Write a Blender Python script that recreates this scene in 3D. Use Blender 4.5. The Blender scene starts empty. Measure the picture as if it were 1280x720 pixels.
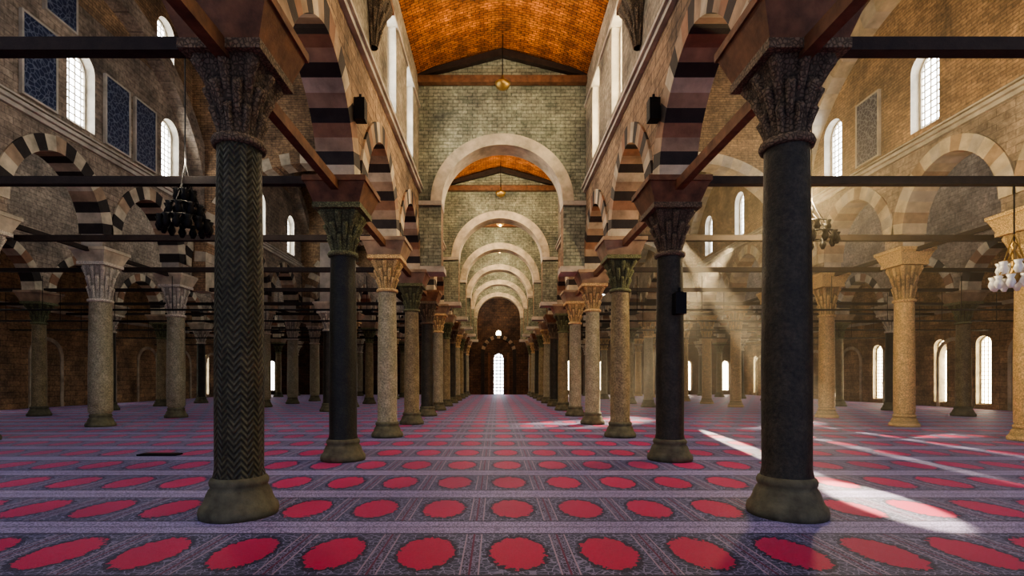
import bpy, math, random
from mathutils import Vector
random.seed(4)
S=bpy.context.scene
COL=S.collection
PI=math.pi

# ---------------------------------------------------------------- node helpers
def lin(c): return (c[0],c[1],c[2],1.0)
class NT:
    def __init__(s,name):
        s.mat=bpy.data.materials.new(name); s.mat.use_nodes=True
        s.t=s.mat.node_tree; s.t.nodes.clear()
        s.out=s.t.nodes.new('ShaderNodeOutputMaterial')
        s.b=s.t.nodes.new('ShaderNodeBsdfPrincipled')
        s.t.links.new(s.b.outputs[0],s.out.inputs[0])
    def n(s,k,**kw):
        x=s.t.nodes.new(k)
        for a,v in kw.items(): setattr(x,a,v)
        return x
    def l(s,a,b): s.t.links.new(a,b)
    def put(s,inp,v):
        if isinstance(v,(int,float)): inp.default_value=v
        elif isinstance(v,tuple): inp.default_value=v if len(v)==len(inp.default_value) else lin(v)
        else: s.l(v,inp)
    def m(s,op,a,b=None,c=None):
        x=s.n('ShaderNodeMath',operation=op)
        s.put(x.inputs[0],a)
        if b is not None: s.put(x.inputs[1],b)
        if c is not None: s.put(x.inputs[2],c)
        return x.outputs[0]
    def mix(s,f,a,b,bt='MIX'):
        x=s.n('ShaderNodeMix',data_type='RGBA',blend_type=bt)
        s.put(x.inputs[0],f); s.put(x.inputs[6],a if not isinstance(a,tuple) else lin(a)); s.put(x.inputs[7],b if not isinstance(b,tuple) else lin(b))
        return x.outputs[2]
    def pos(s):
        g=s.n('ShaderNodeNewGeometry'); p=s.n('ShaderNodeSeparateXYZ'); s.l(g.outputs['Position'],p.inputs[0]); return g.outputs['Position'],p.outputs
    def obj(s):
        g=s.n('ShaderNodeTexCoord'); p=s.n('ShaderNodeSeparateXYZ'); s.l(g.outputs['Object'],p.inputs[0]); return g.outputs['Object'],p.outputs
    def noise(s,vec,scale,detail=4,rough=.6):
        x=s.n('ShaderNodeTexNoise'); s.l(vec,x.inputs['Vector']); x.inputs['Scale'].default_value=scale; x.inputs['Detail'].default_value=detail; x.inputs['Roughness'].default_value=rough
        return x.outputs[0]
    def vorE(s,vec,sc):
        v=s.n('ShaderNodeTexVoronoi',feature='DISTANCE_TO_EDGE'); s.l(vec,v.inputs['Vector']); v.inputs['Scale'].default_value=sc; return v.outputs[0]
    def ramp(s,f,stops):
        x=s.n('ShaderNodeValToRGB'); s.l(f,x.inputs[0]); e=x.color_ramp.elements
        while len(e)<len(stops): e.new(.5)
        for i,(p,c) in enumerate(stops): e[i].position=p; e[i].color=lin(c)
        return x.outputs[0]
    def comb(s,a,b,c=0.0):
        x=s.n('ShaderNodeCombineXYZ'); s.put(x.inputs[0],a); s.put(x.inputs[1],b); s.put(x.inputs[2],c); return x.outputs[0]
    def bump(s,h,st=.4,d=.02):
        x=s.n('ShaderNodeBump'); x.inputs['Strength'].default_value=st; x.inputs['Distance'].default_value=d; s.l(h,x.inputs['Height']); s.l(x.outputs[0],s.b.inputs['Normal'])
    def fin(s,col,rough=.8,**kw):
        s.put(s.b.inputs['Base Color'],col if not isinstance(col,tuple) else lin(col)); s.put(s.b.inputs['Roughness'],rough)
        for k,v in kw.items(): s.put(s.b.inputs[k.replace('_',' ')],v)
        return s.mat

def brick_mat(name,c1,c2,mort,bw=.5,rh=.22,horizontal=False,rough=.85,stain=.65,msz=.012):
    t=NT(name); P,p=t.pos()
    v=t.comb(p[0],p[1]) if horizontal else t.comb(t.m('ADD',p[0],p[1]),p[2])
    b=t.n('ShaderNodeTexBrick'); t.l(v,b.inputs['Vector'])
    b.inputs['Color1'].default_value=lin(c1); b.inputs['Color2'].default_value=lin(c2); b.inputs['Mortar'].default_value=lin(mort)
    b.inputs['Scale'].default_value=1; b.inputs['Mortar Size'].default_value=msz; b.inputs['Brick Width'].default_value=bw; b.inputs['Row Height'].default_value=rh
    b.inputs['Mortar Smooth'].default_value=.3
    n1=t.noise(P,.9,5); n2=t.noise(P,9,4)
    st=t.ramp(n1,[(.3,(1-stain,)*3),(.7,(1.2,1.15,1.05))])
    c=t.mix(1.0,b.outputs[0],st,'MULTIPLY')
    c=t.mix(.8,c,t.ramp(n2,[(.3,(.45,.45,.45)),(.7,(1.35,1.35,1.35))]),'MULTIPLY')
    if horizontal: # painted diamond pattern on the vault
        d=t.m('ADD',t.m('PINGPONG',p[0],.35),t.m('PINGPONG',p[1],.35))
        c=t.mix(1.0,c,t.ramp(d,[(.30,(.78,.73,.68)),(.36,(1.15,1.15,1.18))]),'MULTIPLY')
    t.bump(t.m('SUBTRACT',t.m('MULTIPLY',n2,.6),b.outputs[1]),.7,.04)
    return t.fin(c,rough)
def plain_mat(name,c,var=.4,scale=3,rough=.7,bump=.3,**kw):
    t=NT(name); P,p=t.obj(); n1=t.noise(P,scale,6); n2=t.noise(P,scale*8,3)
    c2=t.mix(1.0,lin(c),t.ramp(n1,[(.3,(1-var,)*3),(.7,(1+var*.5,)*3)]),'MULTIPLY')
    t.bump(t.m('ADD',n1,n2),bump,.015)
    return t.fin(c2,rough,**kw)
def carved_mat(name,c,dark=.5,scale=24):
    t=NT(name); P,p=t.obj(); e=t.vorE(P,scale); n=t.noise(P,30,4)
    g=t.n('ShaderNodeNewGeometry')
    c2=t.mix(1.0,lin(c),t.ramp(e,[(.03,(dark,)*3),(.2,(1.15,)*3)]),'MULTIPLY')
    c2=t.mix(1.0,c2,t.ramp(g.outputs['Pointiness'],[(.44,(.2,)*3),(.54,(1.5,)*3)]),'MULTIPLY')  # crevice shade and bright raised edges of the carving put into the colour
    t.bump(t.m('ADD',t.m('MINIMUM',t.m('MULTIPLY',e,5.0),1.0),t.m('MULTIPLY',n,.5)),.7,.015)
    return t.fin(c2,.75)

M={}
M['nave']=brick_mat('nave_stone',(.50,.45,.36),(.38,.35,.28),(.25,.23,.19),.42,.16,msz=.007)
M['navelow']=brick_mat('arcade_stone',(.52,.37,.24),(.38,.27,.18),(.2,.15,.11),.46,.24)
M['trans']=brick_mat('transverse_stone',(.44,.47,.37),(.31,.35,.27),(.18,.21,.16),.34,.12)
M['aisle']=brick_mat('aisle_brick',(.54,.36,.21),(.38,.25,.15),(.24,.17,.11),.32,.10)
M['side']=brick_mat('side_stone',(.48,.39,.31),(.36,.30,.24),(.22,.18,.15),.5,.2,msz=.008)
M['outer']=brick_mat('outer_wall_stone',(.56,.39,.23),(.40,.28,.17),(.2,.15,.11),.7,.3)
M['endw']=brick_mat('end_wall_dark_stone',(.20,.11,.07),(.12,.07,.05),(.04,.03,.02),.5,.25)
M['ceil']=brick_mat('vault_brick',(.72,.27,.055),(.45,.15,.03),(.14,.05,.016),.24,.10,True,stain=.5)
M['ceil2']=brick_mat('aisle_vault_brick',(.42,.25,.13),(.30,.17,.08),(.1,.07,.04),.3,.12,True)
M['cream']=plain_mat('cream_stone',(.60,.52,.37),.45,2)
M['tanst']=plain_mat('tan_stone',(.42,.30,.19),.5,2)
M['redst']=plain_mat('reddish_stone',(.32,.17,.095),.4,3)
M['black']=plain_mat('black_stone',(.035,.027,.022),.4,4)
M['plaster']=plain_mat('pale_plaster',(.55,.50,.41),.45,1.5)
M['wood']=plain_mat('brown_wood',(.20,.095,.045),.5,5)
M['dwood']=plain_mat('dark_wood',(.035,.022,.015),.5,5)
M['iron']=plain_mat('black_iron',(.012,.012,.013),.3,9,.5,Metallic=.6)
M['brass']=plain_mat('aged_brass',(.45,.30,.10),.3,9,.35,Metallic=.8)
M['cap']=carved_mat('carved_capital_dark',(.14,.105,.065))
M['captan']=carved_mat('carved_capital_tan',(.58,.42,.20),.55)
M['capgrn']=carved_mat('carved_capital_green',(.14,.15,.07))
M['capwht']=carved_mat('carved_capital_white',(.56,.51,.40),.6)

def marble(name,a,b,rough=.5,chev=False):
    t=NT(name); P,p=t.obj(); n=t.noise(P,3.5,8,.7); n2=t.noise(P,24,5,.7)
    c=t.ramp(n,[(.35,a),(.65,b)])
    c=t.mix(.8,c,t.ramp(n2,[(.35,(.4,.4,.4)),(.65,(1.6,1.6,1.6))]),'MULTIPLY')
    if chev:
        ang=t.m('MULTIPLY',t.m('ARCTAN2',p[1],p[0]),12/PI)
        tri=t.m('PINGPONG',ang,1.0)
        w=t.m('SINE',t.m('MULTIPLY',t.m('ADD',p[2],t.m('MULTIPLY',tri,.08)),90))
        c=t.mix(1.0,c,t.ramp(t.m('MULTIPLY_ADD',w,.5,.5),[(.2,(.5,.5,.47)),(.8,(1.4,1.4,1.3))]),'MULTIPLY')
        t.bump(w,.6,.012)
    else: t.bump(n2,.6,.02)
    return t.fin(c,rough)
M['m_chev']=marble('carved_dark_marble',(.030,.034,.018),(.085,.08,.042),.5,True)
M['m_black']=marble('black_green_marble',(.008,.010,.005),(.026,.028,.015),.42)
M['m_dark']=marble('dark_grey_marble',(.020,.020,.011),(.060,.054,.032),.48)
M['m_tan']=marble('olive_marble',(.19,.155,.075),(.37,.30,.155),.5)
M['m_pale']=marble('pale_green_marble',(.27,.26,.16),(.43,.39,.26),.5)
M['m_gold']=marble('honey_marble',(.55,.39,.16),(.74,.54,.26),.5)
M['base']=plain_mat('column_base_stone',(.15,.145,.085),.55,5)

def glow(name,c,s):
    t=NT(name); P,p=t.obj(); n=t.noise(P,2.5,3)
    t.fin((.8,.85,.9),.3)
    t.put(t.b.inputs['Emission Color'],t.ramp(n,[(.3,tuple(x*.75 for x in c)),(.7,c)])); t.b.inputs['Emission Strength'].default_value=s
    return t.mat
M['glass']=glow('daylit_window_glass',(.92,.94,.96),16)
M['glassdim']=glow('shaded_window_glass',(.95,.93,.85),14)
M['glassw']=glow('sunlit_window_glass',(1.0,.84,.55),22)
M['lampglass']=glow('lamp_glass',(1.0,.72,.35),.05)

t=NT('blue_tile'); P,p=t.obj()
f=t.m('LESS_THAN',t.vorE(P,7),.07)
M['tile']=t.fin(t.mix(f,(.018,.03,.08),(.17,.20,.25)),.3)

# carpet
t=NT('prayer_carpet'); P,p=t.pos()
PX,PY=.83,1.55
fu=t.m('MULTIPLY',t.m('ABSOLUTE',t.m('SUBTRACT',t.m('FRACT',t.m('ADD',t.m('DIVIDE',p[0],PX),100.5)),.5)),PX)
fv=t.m('MULTIPLY',t.m('SUBTRACT',t.m('FRACT',t.m('ADD',t.m('DIVIDE',t.m('SUBTRACT',p[1],4.55),PY),100.5)),.5),PY)
nz=t.noise(P,16,2)
ell=t.m('ADD',t.m('ADD',t.m('POWER',t.m('DIVIDE',fu,.25),2.0),t.m('POWER',t.m('DIVIDE',t.m('ABSOLUTE',fv),.41),2.0)),t.m('MULTIPLY',t.m('SUBTRACT',nz,.5),1.2))
lace=t.m('LESS_THAN',t.vorE(P,15),.06); lace2=t.m('LESS_THAN',t.vorE(P,30),.11)
ground=t.mix(lace,(.010,.028,.052),(.26,.26,.42))
ground=t.mix(t.m('MULTIPLY',lace2,.3),ground,(.20,.20,.36))
red=t.mix(t.m('MULTIPLY',lace2,.3),(.66,.003,.075),(.34,.004,.045))
band=t.mix(lace2,(.48,.43,.72),(.20,.18,.34))
bord=t.mix(lace2,(.010,.013,.028),(.24,.23,.38))
c=t.mix(t.m('LESS_THAN',ell,1.3),ground,(.008,.012,.03))
c=t.mix(t.m('LESS_THAN',ell,1.0),c,red)
c=t.mix(t.m('GREATER_THAN',fu,.335),c,bord)
c=t.mix(t.m('LESS_THAN',t.m('ABSOLUTE',t.m('SUBTRACT',fu,.34)),.007),c,(.42,.32,.44))
c=t.mix(t.m('GREATER_THAN',fu,.406),c,(.16,.012,.05))
af=t.m('ABSOLUTE',fv)
c=t.mix(t.m('GREATER_THAN',af,.53),c,(.010,.012,.03))
c=t.mix(t.m('GREATER_THAN',af,.565),c,band)
c=t.mix(t.m('GREATER_THAN',af,.765),c,(.07,.06,.12))
big=t.noise(P,.35,3)
c=t.mix(.6,c,t.ramp(big,[(.3,(.65,.65,.65)),(.7,(1.2,1.2,1.2))]),'MULTIPLY')
t.bump(t.noise(P,160,2),.5,.006)
M['carpet']=t.fin(c,.55,Sheen_Weight=.6,Sheen_Roughness=.25,Sheen_Tint=(.66,.62,1.0,1.0))
M['carpet'].node_tree.nodes['Principled BSDF'].inputs['Specular IOR Level'].default_value=.3

# ---------------------------------------------------------------- mesh builder
class MB:
    def __init__(s): s.v=[];s.f=[];s.mi=[];s.mats=[]; s.sm=[]
    def mat(s,k):
        if k not in s.mats: s.mats.append(k)
        return s.mats.index(k)
    def add(s,vs,fs,k,smooth=False):
        o=len(s.v); s.v+=[tuple(v) for v in vs]; i=s.mat(k)
        for f in fs: s.f.append([o+a for a in f]); s.mi.append(i); s.sm.append(smooth)
    def box(s,a,b,k):
        x0,y0,z0=a;x1,y1,z1=b
        s.hexa([(x0,y0,z0),(x1,y0,z0),(x1,y1,z0),(x0,y1,z0),(x0,y0,z1),(x1,y0,z1),(x1,y1,z1),(x0,y1,z1)],k)
    def hexa(s,v,k): s.add(v,[(0,3,2,1),(4,5,6,7),(0,1,5,4),(1,2,6,5),(2,3,7,6),(3,0,4,7)],k)
    def lathe(s,prof,k,seg=32,c=(0,0,0),smooth=True):
        vs=[];fs=[]
        for (r,z) in prof:
            for i in range(seg):
                a=2*PI*i/seg; vs.append((c[0]+r*math.cos(a),c[1]+r*math.sin(a),c[2]+z))
        for j in range(len(prof)-1):
            for i in range(seg):
                i2=(i+1)%seg; fs.append((j*seg+i,j*seg+i2,(j+1)*seg+i2,(j+1)*seg+i))
        s.add(vs,fs,k,smooth)
    def tube(s,p,q,r,k,seg=8):
        p=Vector(p);q=Vector(q);d=(q-p).normalized(); a=d.orthogonal().normalized(); b=d.cross(a)
        vs=[]
        for c in (p,q):
            for i in range(seg):
                t=2*PI*i/seg; vs.append(c+a*math.cos(t)*r+b*math.sin(t)*r)
        s.add(vs,[(i,(i+1)%seg,seg+(i+1)%seg,seg+i) for i in range(seg)]+[tuple(range(seg))[::-1],tuple(range(seg,2*seg))],k,False)
    def mesh(s,name):
        m=bpy.data.meshes.new(name); m.from_pydata(s.v,[],s.f)
        for k in s.mats: m.materials.append(M[k])
        m.polygons.foreach_set('material_index',s.mi); m.polygons.foreach_set('use_smooth',s.sm)
        m.update(); return m
    def obj(s,name,loc=(0,0,0)):
        o=bpy.data.objects.new(name,s.mesh(name)); o.location=loc; COL.objects.link(o); return o
def inst(name,mesh,loc,rot=0,scale=(1,1,1)):
    o=bpy.data.objects.new(name,mesh); o.location=loc; o.rotation_euler=(0,0,rot); o.scale=scale; COL.objects.link(o); return o

def P3(ax,p,u,off,z): return (p+off,u,z) if ax=='y' else (u,p+off,z)
def strip(mb,ax,p,th,us,zl,zh,k,ks=None):
    ks=ks or k; h=th/2
    for i in range(len(us)-1):
        a,b=us[i],us[i+1]; la,lb,ha,hb=zl(a),zl(b),zh(a),zh(b)
        v=[P3(ax,p,a,-h,la),P3(ax,p,b,-h,lb),P3(ax,p,b,h,lb),P3(ax,p,a,h,la),P3(ax,p,a,-h,ha),P3(ax,p,b,-h,hb),P3(ax,p,b,h,hb),P3(ax,p,a,h,ha)]
        mb.add(v,[(0,1,5,4),(3,2,6,7),(4,5,6,7)],k); mb.add(v,[(0,3,2,1)],ks)
        if i==0: mb.add(v,[(0,3,7,4)],ks)
        if i==len(us)-2: mb.add(v,[(1,2,6,5)],ks)
def ah(t,rise,pw): return rise*max(0,1-abs(t)**pw)**.5
def wall(mb,ax,p,th,u0,u1,z0,z1,ops,k,ks=None,pw=2.0):
    cur=u0
    for (uc,h,sill,spr,rise) in sorted(ops):
        if uc-h>cur+1e-6: strip(mb,ax,p,th,[cur,uc-h],lambda u:z0,lambda u:z1,k,ks)
        if sill>z0: strip(mb,ax,p,th,[uc-h,uc+h],lambda u:z0,lambda u:sill,k,ks)
        us=[uc-h*math.cos(PI*i/22) for i in range(23)]
        strip(mb,ax,p,th,us,lambda u:spr+ah((u-uc)/h,rise,pw),lambda u:z1,k,ks)
        cur=uc+h
    if u1>cur+1e-6: strip(mb,ax,p,th,[cur,u1],lambda u:z0,lambda u:z1,k,ks)
def ring(mb,ax,p,th,uc,h,spr,rise,w,n,ks,proud=.04,pw=2.0,gap=0):
    sub=2
    for i in range(n):
        for j in range(sub):
            t0=-math.cos(PI*(i*sub+j)/(n*sub)); t1=-math.cos(PI*(i*sub+j+1)/(n*sub))
            q=[]
            for o in (-th/2-proud,th/2+proud):
                for (t,e) in ((t0,-.03),(t1,-.03),(t1,w),(t0,w)):
                    q.append(P3(ax,p,uc+t*(h+e),o,spr+ah(t,rise+e,pw)))
            mb.hexa(q,ks[i%len(ks)])

# ---------------------------------------------------------------- columns
def capital(mb,r0,R,z0,z1,k,seg=96,rows=26):
    vs=[];fs=[]
    for j in range(rows+1):
        t=j/rows
        for i in range(seg):
            a=2*PI*i/seg
            r=r0+(R-r0)*(t**1.5)
            sq=1/max(abs(math.cos(a)),abs(math.sin(a)))
            r*=1+(min(sq,1.34)-1)*t*t
            d=0
            for (ta,tb,ph,am) in ((.02,.40,0,.10),(.30,.70,PI/8,.11),(.60,.97,0,.09)):
                if ta<t<tb:
                    q=(t-ta)/(tb-ta); leaf=max(0,math.cos(8*(a)+ph*8))**.5
                    d=max(d,am*leaf*(.25+.75*q**1.3)*(1.0 if q<.85 else (1-q)/.15*.8+.2)*(1-.3*abs(math.cos(24*a))))
            r+=d
            vs.append((r*math.cos(a),r*math.sin(a),z0+(z1-z0)*t))
    for j in range(rows):
        for i in range(seg):
            i2=(i+1)%seg; fs.append((j*seg+i,j*seg+i2,(j+1)*seg+i2,(j+1)*seg+i))
    mb.add(vs,fs,k,True)
def column(shaft,cap,base='base',imp='wood',top=4.05,ctop=4.9,itop=5.35,r=.262,ih=.56):
    mb=MB()
    mb.lathe([(.0,0),(.42,0),(.43,.05),(.42,.10),(.385,.14),(.36,.19),(.35,.23),(.325,.28),(.30,.31),(.315,.34),(.32,.37),(.305,.40),(.28,.42)],base,40)
    mb.lathe([(.28,.42),(r,.50),(r+.004,1.6),(r-.005,2.6),(r-.025,top-.12),(r-.02,top-.1)],shaft,40)
    mb.lathe([(r-.02,top-.1),(r+.02,top-.09),(r+.035,top-.05),(r+.02,top-.01),(r-.02,top)],cap,40)
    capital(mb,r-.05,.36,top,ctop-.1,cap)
    mb.box((-.45,-.45,ctop-.1),(.45,.45,ctop),cap)
    a,b=.43,ih; z0,z1=ctop,itop-.1
    mb.hexa([(-a,-a,z0),(a,-a,z0),(a,a,z0),(-a,a,z0),(-b,-b,z1),(b,-b,z1),(b,b,z1),(-b,b,z1)],imp)
    mb.box((-b-.03,-b-.03,z1),(b+.03,b+.03,itop),imp)
    return mb.mesh('column')
C={}
C['chev']=column('m_chev','cap'); C['black']=column('m_black','capgrn'); C['dark']=column('m_dark','cap')
C['tan']=column('m_tan','capgrn','base','tanst'); C['pale']=column('m_pale','captan','base','tanst')
C['gold']=column('m_gold','captan','captan','captan',top=4.25,ctop=5.45,itop=5.9,r=.30)
C['grey']=column('m_pale','capwht','base','cream',top=4.25,ctop=5.45,itop=5.9,r=.34)
C['odark']=column('m_dark','capwht','base','cream')
Y0,DY=5.85,3.95
def yn(n): return Y0+DY*n
left={0:'chev',1:'black',2:'pale',3:'tan'}; right={0:'dark',1:'dark',2:'tan',3:'pale'}
for n in range(-3,12):
    for sx,d in ((-1,left),(1,right)):
        k=d.get(n, ['tan','dark','pale'][(n+(sx>0))%3])
        inst('column',C[k],(sx*3.2,yn(n),0),0,(1,1,1.075) if n==0 else (1,1,1))
SY=[16.8+3.95*i for i in range(-4,9)]
for i,y in enumerate(SY):
    inst('column',C['grey'],(-13.5,y,0)); inst('column',C['gold'],(13.5,y,0))
    if y<49:
        for sx in (-1,1):
            if y>24: inst('column',C[['odark','pale','tan'][i%3]],(sx*8.5,y+.0,0))
            inst('column',C[['odark','tan'][i%2]],(sx*20,y+.9,0))

# ---------------------------------------------------------------- room shell
YB,YE=-6.0,53.0
mb=MB(); mb.add([(-27,YB,0),(27,YB,0),(27,YE+1,0),(-27,YE+1,0)],[(0,1,2,3)],'carpet'); mb.obj('floor')
WINS=[]
TW=[17.7,25.6,31.5,37.3,43.0,49.2]
ys=[-2,2,5.8,8.2,12.9,15.6]
for a,b in zip(TW,TW[1:]):
    L=b-a
    ys += [a+L*.32,a+L*.68] if L>7 else [a+L*.5]
CY=ys+[51]
for sx,nm in ((-1,'left'),(1,'right')):
    mb=MB(); x=sx*3.2
    ops=[((yn(n)+yn(n+1))/2,1.55,5.35,5.35,1.75) for n in range(-3,11)]
    wall(mb,'y',x,.6,YB,YE,5.35,8.1,ops,'navelow','aisle',pw=1.6)
    def wd(y): return (8.7,10.75,.55) if y<17 else (8.5,10.3,.55)
    wall(mb,'y',x,.6,YB,YE,8.1,16.5,[(y,.55)+wd(y) for y in CY],'nave','plaster')
    for y in CY: WINS.append(('y',x,y,.55)+wd(y)+('glass' if sx<0 else 'glassw',))
    for j,o in enumerate(ops): ring(mb,'y',x,.6,o[0],1.55,5.35,1.75,.40,21,['tanst','black','cream','tanst','black','redst'],.05,1.6)
    for (z,e,h) in ((8.05,.10,.12),(8.17,.16,.08),(11.0,.06,.10)):
        mb.box((x-.3-e,YB,z),(x+.3+e,YE,z+h),'plaster')
    mb.obj('wall_nave_'+nm)
    xi=sx*2.9
    mb=MB(); tmp=MB(); capital(tmp,.10,.36,0,1.0,'cap',64,18)
    for y in (3.2,10.75):
        mb.add([(v[0]+xi-sx*.05,v[1]+y,v[2]+8.7) for v in tmp.v],tmp.f,'cap')
        mb.box((xi-.42,y-.42,9.7),(xi+.42,y+.42,9.86),'wood')
        mb.box((xi-.3,y-.3,9.86),(xi+.3,y+.3,12.05),'aisle')
    mb.obj('corbel_capital')
mb=MB(); NS=16; prof=[(-2.95+5.9*i/NS) for i in range(NS+1)]
for (ya,yb,zz) in ((YB,17.7,12.0),(17.7,YE,11.3)):
    zc=lambda x:zz+.95*(1-abs(x/2.95)**1.5)
    vs=[];fs=[]
    for i,x in enumerate(prof): vs+= [(x,ya,zc(x)),(x,yb,zc(x)),(x,ya,zc(x)+.3),(x,yb,zc(x)+.3)]
    for i in range(NS): a=4*i;b=a+4; fs+=[(a,b,b+1,a+1),(a+2,b+2,b+3,a+3)]
    mb.add(vs,fs,'ceil')
mb.obj('ceiling_nave')
mb=MB()
for i,y in enumerate(TW):
    zz=12.0 if i==0 else 11.3
    mb.box((-2.9,y-.62,zz-.26),(2.9,y-.40,zz-.02),'wood')
    for s in (-1,1):
        mb.hexa([(s*2.9,y-.6,zz-.05),(0,y-.6,zz+.68),(0,y-.4,zz+.68),(s*2.9,y-.4,zz-.05),(s*2.9,y-.6,zz+.12),(0,y-.6,zz+.93),(0,y-.4,zz+.93),(s*2.9,y-.4,zz+.12)],'dwood')
mb.obj('roof_tie_beams')
for i,y in enumerate(TW):
    mb=MB()
    wall(mb,'x',y,.7,-2.9,2.9,5.35,12.9 if i==0 else 12.2,[(0,2.12,5.35,7.75,1.98)],'trans','aisle')
    ring(mb,'x',y,.7,0,2.12,7.75,1.98,.36,21,['cream'],.06)
    for s in (-1,1):
        mb.box((s*2.1 if s>0 else -2.98,y-.45,7.6),(2.98 if s>0 else -2.1,y+.45,7.75),'plaster')
        mb.box((min(s*2.02,s*2.98),y-.42,5.3),(max(s*2.02,s*2.98),y+.42,5.5),'plaster')
    mb.obj('wall_transverse')
mb=MB()
EX=(-24,-16,-7.5,7.5,11,16,20,24)
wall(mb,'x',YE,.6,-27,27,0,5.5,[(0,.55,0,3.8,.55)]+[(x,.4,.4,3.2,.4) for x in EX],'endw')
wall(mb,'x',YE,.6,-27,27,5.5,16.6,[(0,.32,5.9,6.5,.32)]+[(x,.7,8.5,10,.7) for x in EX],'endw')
ring(mb,'x',YE-.35,.3,0,1.5,4.4,1.5,.35,15,['black','tanst'],.02)
for s in (-1,1): mb.box((s*1.68-.18,YE-.55,0),(s*1.68+.18,YE-.3,4.4),'black'); mb.box((s*1.0-.12,YE-.45,0),(s*1.0+.12,YE-.3,4.4),'wood')
mb.obj('wall_end')
WINS.append(('x',YE,0,.32,5.9,6.5,.32,'glassw'))
for x in EX:
    WINS.append(('x',YE,x,.4,.4,3.2,.4,'glassw' if x>0 else 'glassdim')); WINS.append(('x',YE,x,.7,8.5,10,.7,'glass'))
def arched_pane(mb,h,H,rise,k,off=0):
    pts=[(-h,off,0),(h,off,0)]+[(h*math.cos(PI*i/14),off,H+rise*math.sin(PI*i/14)) for i in range(15)]
    mb.add(pts,[tuple(range(len(pts)))],k)
def winmesh(h,H,rise,k,pitch=.22,bar=.016,barmat='plaster'):
    mb=MB(); arched_pane(mb,h,H,rise,k)
    x=-h+pitch
    while x<h-.05:
        top=H+ah(x/h,rise,2); mb.box((x-bar,-.04,0),(x+bar,.04,top),barmat); x+=pitch
    z=pitch
    while z<H+rise-.08:
        w=h if z<=H else h*math.sqrt(max(0,1-((z-H)/rise)**2)); mb.box((-w,-.035,z-bar),(w,.035,z+bar),barmat); z+=pitch
    for s in (-1,1): mb.box((min(s*h,s*(h-.06)),-.07,0),(max(s*h,s*(h-.06)),.07,H),barmat)
    mb.box((-h,-.09,0),(h,.09,.06),barmat)
    for i in range(14):
        a,b=PI*i/14,PI*(i+1)/14; q=[]
        for o in (-.07,.07):
            for (g,e) in ((a,-.06),(b,-.06),(b,0),(a,0)): q.append(((h+e)*math.cos(g),o,H+(rise+e)*math.sin(g)))
        mb.hexa(q,barmat)
    return mb.mesh('window')
dm=winmesh(.55,3.8,.55,'glass',.36,.05,'dwood'); inst('door',dm,(0,YE,0))

sw_low=[15.6,19.85,23.6,27.5,31.5,35.4,39.4,43.3,11.6,7.6,3.6,-.4]
for sx,nm in ((-1,'left'),(1,'right')):
    mb=MB(); x=sx*13.5
    cs=[(a+b)/2 for a,b in zip(SY,SY[1:])]
    wall(mb,'y',x,.7,YB,YE,5.9,9.0,[(c,1.6,5.9,6.35,1.95) for c in cs if YB<c-1.6 and c+1.6<YE],'side','plaster',pw=1.8)
    for c in cs: ring(mb,'y',x,.7,c,1.6,6.35,1.95,.42,17,['cream','black','cream','tanst','black'] if sx<0 else ['cream','plaster','cream','tanst'],.05,1.8)
    wall(mb,'y',x,.7,YB,YE,9.0,13.2,[(c,.52,9.45,11.35,.52) for c in sw_low],'side' if sx<0 else 'aisle','plaster')
    up=[19.6,22.4,26,30,14,10,34,38]
    wall(mb,'y',x,.7,YB,YE,13.2,16.6,[(c,.5,13.7,15.2,.5) for c in up],'aisle','plaster')
    for c in sw_low: WINS.append(('y',x,c,.52,9.45,11.35,.52,'glass'))
    for c in up: WINS.append(('y',x,c,.5,13.7,15.2,.5,'glass'))
    for (z,e,h) in ((8.85,.10,.12),(8.97,.2,.1),(9.2,.08,.05)):
        mb.box((x-.35-e,YB,z),(x+.35+e,YE,z+h),'plaster')
    for c in (3.2,15.4,27.8,40.2):
        ring(mb,'y',x-sx*.45,.8,c,6.0,8.9,5.3,.6,31,['plaster','cream'] if sx>0 else ['side'],.02)
    mb.obj('wall_aisle_'+nm)
pm=MB()
pm.box((-.5,-.03,0),(.5,.03,2.2),'tile')
for a,b in (((-.56,-.05,-.06),(-.5,.05,2.26)),((.5,-.05,-.06),(.56,.05,2.26)),((-.5,-.05,-.06),(.5,.05,0)),((-.5,-.05,2.2),(.5,.05,2.26))): pm.box(a,b,'plaster')
pm=pm.mesh('tile_panel')
for y,z in ((14.1,9.4),(17.0,9.4),(18.35,9.4),(13.3,12.3),(14.8,12.2)):
    inst('tile_panel',pm,(-13.09,y,z),PI/2)
inst('tile_panel',pm,(13.09,17.9,9.4),PI/2)

for y in (21.65,33.5,45.3):
    for sx in (-1,1):
        mb=MB(); c=sx*8.35
        wall(mb,'x',y,.7,c-4.83,c+4.83,5.35,16.6,[(c,4.25,5.35,6.6,4.2)],'aisle','cream')
        ring(mb,'x',y,.7,c,4.25,6.6,4.2,.45,33,['cream','plaster'] if sx>0 else ['cream','aisle'],.05)
        mb.obj('wall_diaphragm')
for xx in (8.5,20):
    for sx in (-1,1):
        ys=[y+(.9 if xx==20 else 0) for y in SY if (y>24 or xx==20) and y<49]
        mb=MB(); ops=[((a+b)/2,1.5,5.35,5.35,1.7) for a,b in zip(ys,ys[1:])]
        wall(mb,'y',sx*xx,.5,ys[0]-.5,ys[-1]+.5,5.35,8.2 if xx<10 else 13,ops,'side','plaster',pw=1.7)
        for o in ops: ring(mb,'y',sx*xx,.5,o[0],1.5,5.35,1.7,.35,13,['cream','redst','cream','black'],.04,1.7)
        mb.obj('wall_arcade')
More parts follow.
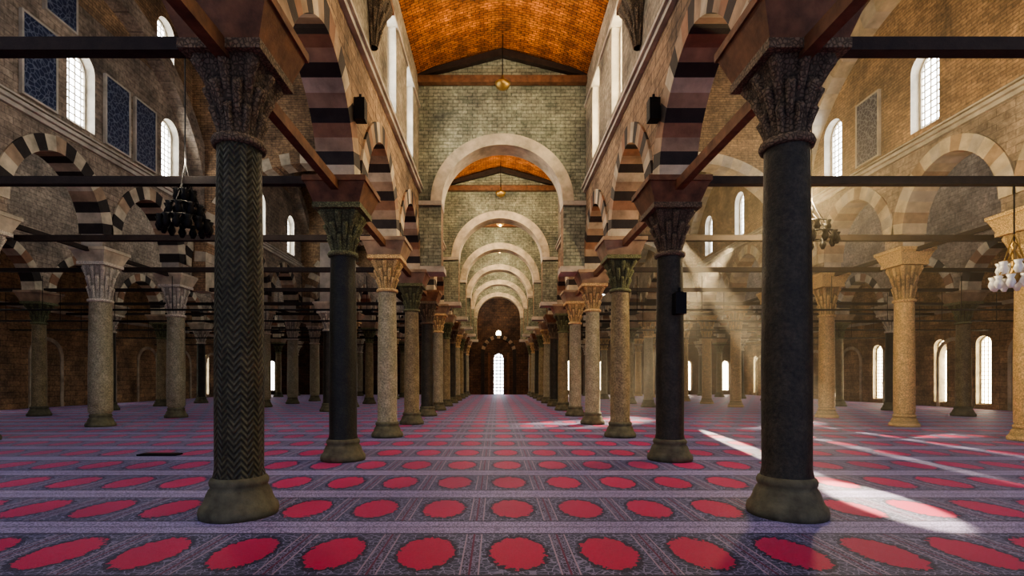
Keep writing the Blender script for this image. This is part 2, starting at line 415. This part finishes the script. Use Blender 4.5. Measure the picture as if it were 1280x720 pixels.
for sx,nm in ((-1,'left'),(1,'right')):
    mb=MB(); x=sx*26
    lw=([26.6,29.2,34,39.5,45,50] if sx>0 else [24.5,33,44]); uw=[12+3.95*i for i in range(10)]
    lh=.42 if sx>0 else .3
    wall(mb,'y',x,.6,YB,YE,0,5.5,[(c,lh,.25,3.5,lh) for c in lw],'outer','cream')
    wall(mb,'y',x,.6,YB,YE,5.5,13.2,[(c,.6,9.3,10.9,.6) for c in uw],'outer','plaster')
    for c in lw: WINS.append(('y',x,c,lh,.25,3.5,lh,'glassw' if sx>0 else 'glassdim'))
    for c in uw: WINS.append(('y',x,c,.6,9.3,10.9,.6,'glass'))
    mb.box((x-.4,YB,5.4),(x+.4,YE,5.6),'plaster')
    for k in range(9):
        c=16+4.1*k
        ring(mb,'y',x-sx*.2,.3,c,.9,2.9,.9,.18,9,['cream'],.02)
        for s in (-1,1): mb.box((min(x-sx*.37,x),c+s*.99-.09,0),(max(x-sx*.37,x),c+s*.99+.09,2.9),'cream')
    mb.obj('wall_'+nm)
    mb=MB(); mb.box((min(sx*3.5,sx*13.8),YB,16.5),(max(sx*3.5,sx*13.8),YE,16.8),'ceil2'); mb.box((min(sx*13.8,sx*26.4),YB,13.0),(max(sx*13.8,sx*26.4),YE,13.3),'ceil2')
    mb.obj('ceiling_aisle_'+nm)

cache={}
for (ax,p,uc,h,sill,spr,rise,k) in WINS:
    key=(h,round(spr-sill,3),rise,k)
    if key not in cache: cache[key]=winmesh(h,spr-sill,rise,k)
    inst('window',cache[key],(p,uc,sill) if ax=='y' else (uc,p,sill),PI/2 if ax=='y' else 0)

# ---------------------------------------------------------------- tie beams
mb=MB()
for n in range(-2,12):
    y=yn(n); z=5.38
    for sx in (-1,1):
        mb.box((min(sx*3.3,sx*13.4),y-.08,z),(max(sx*3.3,sx*13.4),y+.08,z+.15),'dwood')
        mb.box((min(sx*13.6,sx*25.8),y-.07,z),(max(sx*13.6,sx*25.8),y+.07,z+.13),'dwood')
        if n<11: mb.box((sx*3.2-.07,y,5.1),(sx*3.2+.07,y+DY,5.27),'wood')
for y0,y1 in zip(SY,SY[1:]):
    for sx in (-1,1):
        mb.box((sx*13.5-.06,y0,5.75),(sx*13.5+.06,y1,5.88),'dwood')
mb.obj('tie_beams')
mb=MB()
for y in (18.5,22,26,31,37):
    for sx in (-1,1):
        mb.tube((sx*4,y,4.15),(sx*25.5,y,4.15),.035,'iron',6)
        for k in range(9):
            xx=sx*(5+k*2.4); mb.tube((xx,y,4.15),(xx,y,5.4),.012,'iron',5)
mb.obj('lamp_rails')

# ---------------------------------------------------------------- lamps and added fill lights
def point(loc,e,col,size=.12):
    L=bpy.data.lights.new('fill_light','POINT'); L.energy=e; L.color=col; L.shadow_soft_size=size
    o=bpy.data.objects.new('fill_light',L); o.location=loc; COL.objects.link(o)
def chandelier(loc,R,top,glass='lampglass',body='brass',n=12,tiers=2):
    mb=MB()
    for tr in range(tiers):
        r=R*(1-.32*tr); z=.28*tr
        for i in range(24):
            a,b=2*PI*i/24,2*PI*(i+1)/24
            mb.tube((r*math.cos(a),r*math.sin(a),z),(r*math.cos(b),r*math.sin(b),z),.018,body,6)
        nn=max(6,int(n*(1-.35*tr)))
        for i in range(nn):
            a=2*PI*i/nn; c=(r*math.cos(a),r*math.sin(a),z-.26)
            mb.lathe([(.0,0),(.03,.0),(.05,.04),(.075,.10),(.06,.16),(.045,.19),(.075,.26),(.07,.26),(.04,.19)],glass,12,c)
        for i in range(4):
            a=PI/2*i; mb.tube((r*math.cos(a),r*math.sin(a),z),(0,0,z+.55),.01,body,5)
    mb.lathe([(0,-.18),(.06,-.12),(.10,0),(.05,.12),(.03,.5),(.06,.6),(.0,.7)],body,12)
    mb.tube((0,0,.6),(0,0,top-loc[2]),.014,'iron',5)
    mb.obj('chandelier',loc)
chandelier((9.95,9.8,3.6),.30,5.4,n=10)
chandelier((7.3,11.9,5.0),.5,16.5,'iron','iron')
chandelier((-6.3,9.8,4.7),.42,16.5,'iron','iron',14,3)
PW=(1.0,.76,.50)
point((7.3,11.9,5.9),1000,(1,.74,.40),.2)  # added fill, stands in for sun on the right aisle arches
point((-6.3,9.8,5.9),250,(1,.84,.64),.2)  # added fill to brighten the left aisle
LN=[(7,12.9,11.25),(16.4,12.9,11.25),(24.4,12.2,10.65)]+[((a+b)/2,12.2,10.5) for a,b in zip(TW[1:],TW[2:])]  # nearest and far-bay pendants are added to go with the vault fill
for y,zt,z in LN:
    mb=MB(); mb.lathe([(0,-.2),(.08,-.17),(.2,-.10),(.26,.03),(.24,.05),(.06,.12),(.03,.3),(0,.32)],'brass',20); mb.tube((0,0,.3),(0,0,zt-z),.015,'iron',5)
    mb.obj('pendant_lamp',(0,y,z))
point((0,7,10.8),110,PW,.15); point((0,13.5,10.8),170,PW,.15)  # added fill for the warm glow on the near vault
point((0,21.8,9.9),420,PW,.15)  # added fill for the vault behind the first transverse wall
for y,zt,z in LN[3:]: point((0,y,z-.5),330,PW,.15)  # added fill for the orange glow of the far vaults
def speaker(loc):
    mb=MB(); mb.box((-.1,-.1,-.2),(.1,.1,.2),'iron'); mb.lathe([(0,.0),(.07,.0),(.08,.02)],'dwood',16,(0,0,.2)); mb.box((-.02,-.02,.2),(.02,.02,.3),'iron'); mb.obj('loudspeaker',loc)
for l in ((3.25,9.42,3.0),(-2.74,9.35,6.6),(2.74,9.35,6.6)): speaker(l)
mb=MB(); mb.box((-.4,-.12,0),(.4,.12,.03),'iron'); mb.box((-.34,-.09,.03),(.34,.09,.04),'dwood'); mb.obj('floor_mat',(-7.2,10.4,0.0))

# ---------------------------------------------------------------- light
w=bpy.data.worlds.new('World'); S.world=w; w.use_nodes=True
bg=w.node_tree.nodes['Background']; bg.inputs[0].default_value=(.62,.68,1.0,1); bg.inputs[1].default_value=1.0
def spot(loc,tgt,e,ang,col,sc=(1,1,1),blend=.15,size=.05):
    L=bpy.data.lights.new('sun_shaft','SPOT'); L.energy=e; L.spot_size=math.radians(ang); L.spot_blend=blend; L.color=col; L.shadow_soft_size=size
    o=bpy.data.objects.new('sun_shaft',L); o.location=loc; o.rotation_euler=(Vector(tgt)-Vector(loc)).to_track_quat('-Z','Y').to_euler(); o.scale=sc; COL.objects.link(o)
WARM=(1,.80,.55)
spot((7.6,24.3,9.6),(5.6,12,0),70000,22,WARM,(.085,1,1),.5)
spot((7.6,24.3,9.6),(4.75,6.5,0),210000,3.8,WARM,(.75,1,1),.4)
spot((10.6,32.9,9.4),(8.3,13,0),70000,13,WARM,(.09,1,1),.7)
spot((10.9,32.9,9.4),(10.6,13,0),70000,13,WARM,(.09,1,1),.7)
spot((25.5,29.2,3.2),(10,17.5,0),30000,6,WARM,(1,.5,1),.8)
spot((25.5,12,10.5),(13.4,15,3),70000,22,WARM,(1,1,1),.6)
spot((12.9,27.5,9),(5.6,21,2),65000,17,WARM,(1,1,1),.8,.2)
vm=bpy.data.materials.new('sunlit_dust'); vm.use_nodes=True; nt=vm.node_tree; nt.nodes.clear()
o_=nt.nodes.new('ShaderNodeOutputMaterial'); vs_=nt.nodes.new('ShaderNodeVolumeScatter'); vs_.inputs['Density'].default_value=.012; vs_.inputs['Anisotropy'].default_value=.2; vs_.inputs['Color'].default_value=(1,.9,.7,1)
nt.links.new(vs_.outputs[0],o_.inputs['Volume']); M['haze']=vm
mb=MB(); mb.box((3.6,7,.02),(13.0,32,8.8),'haze'); mb.obj('sunlit_dust_haze')
try: S.view_settings.look='AgX - Medium High Contrast'
except Exception as e: print(e)
cam=bpy.data.cameras.new('camera'); co=bpy.data.objects.new('camera',cam); COL.objects.link(co)
co.location=(-.19,0,1.57); co.rotation_euler=(PI/2,0,0)
cam.sensor_width=36; cam.lens=625/1280*36; cam.shift_x=(640-621)/1280; cam.shift_y=(474.5-360)/1280; cam.clip_start=.05; cam.clip_end=300
S.camera=co
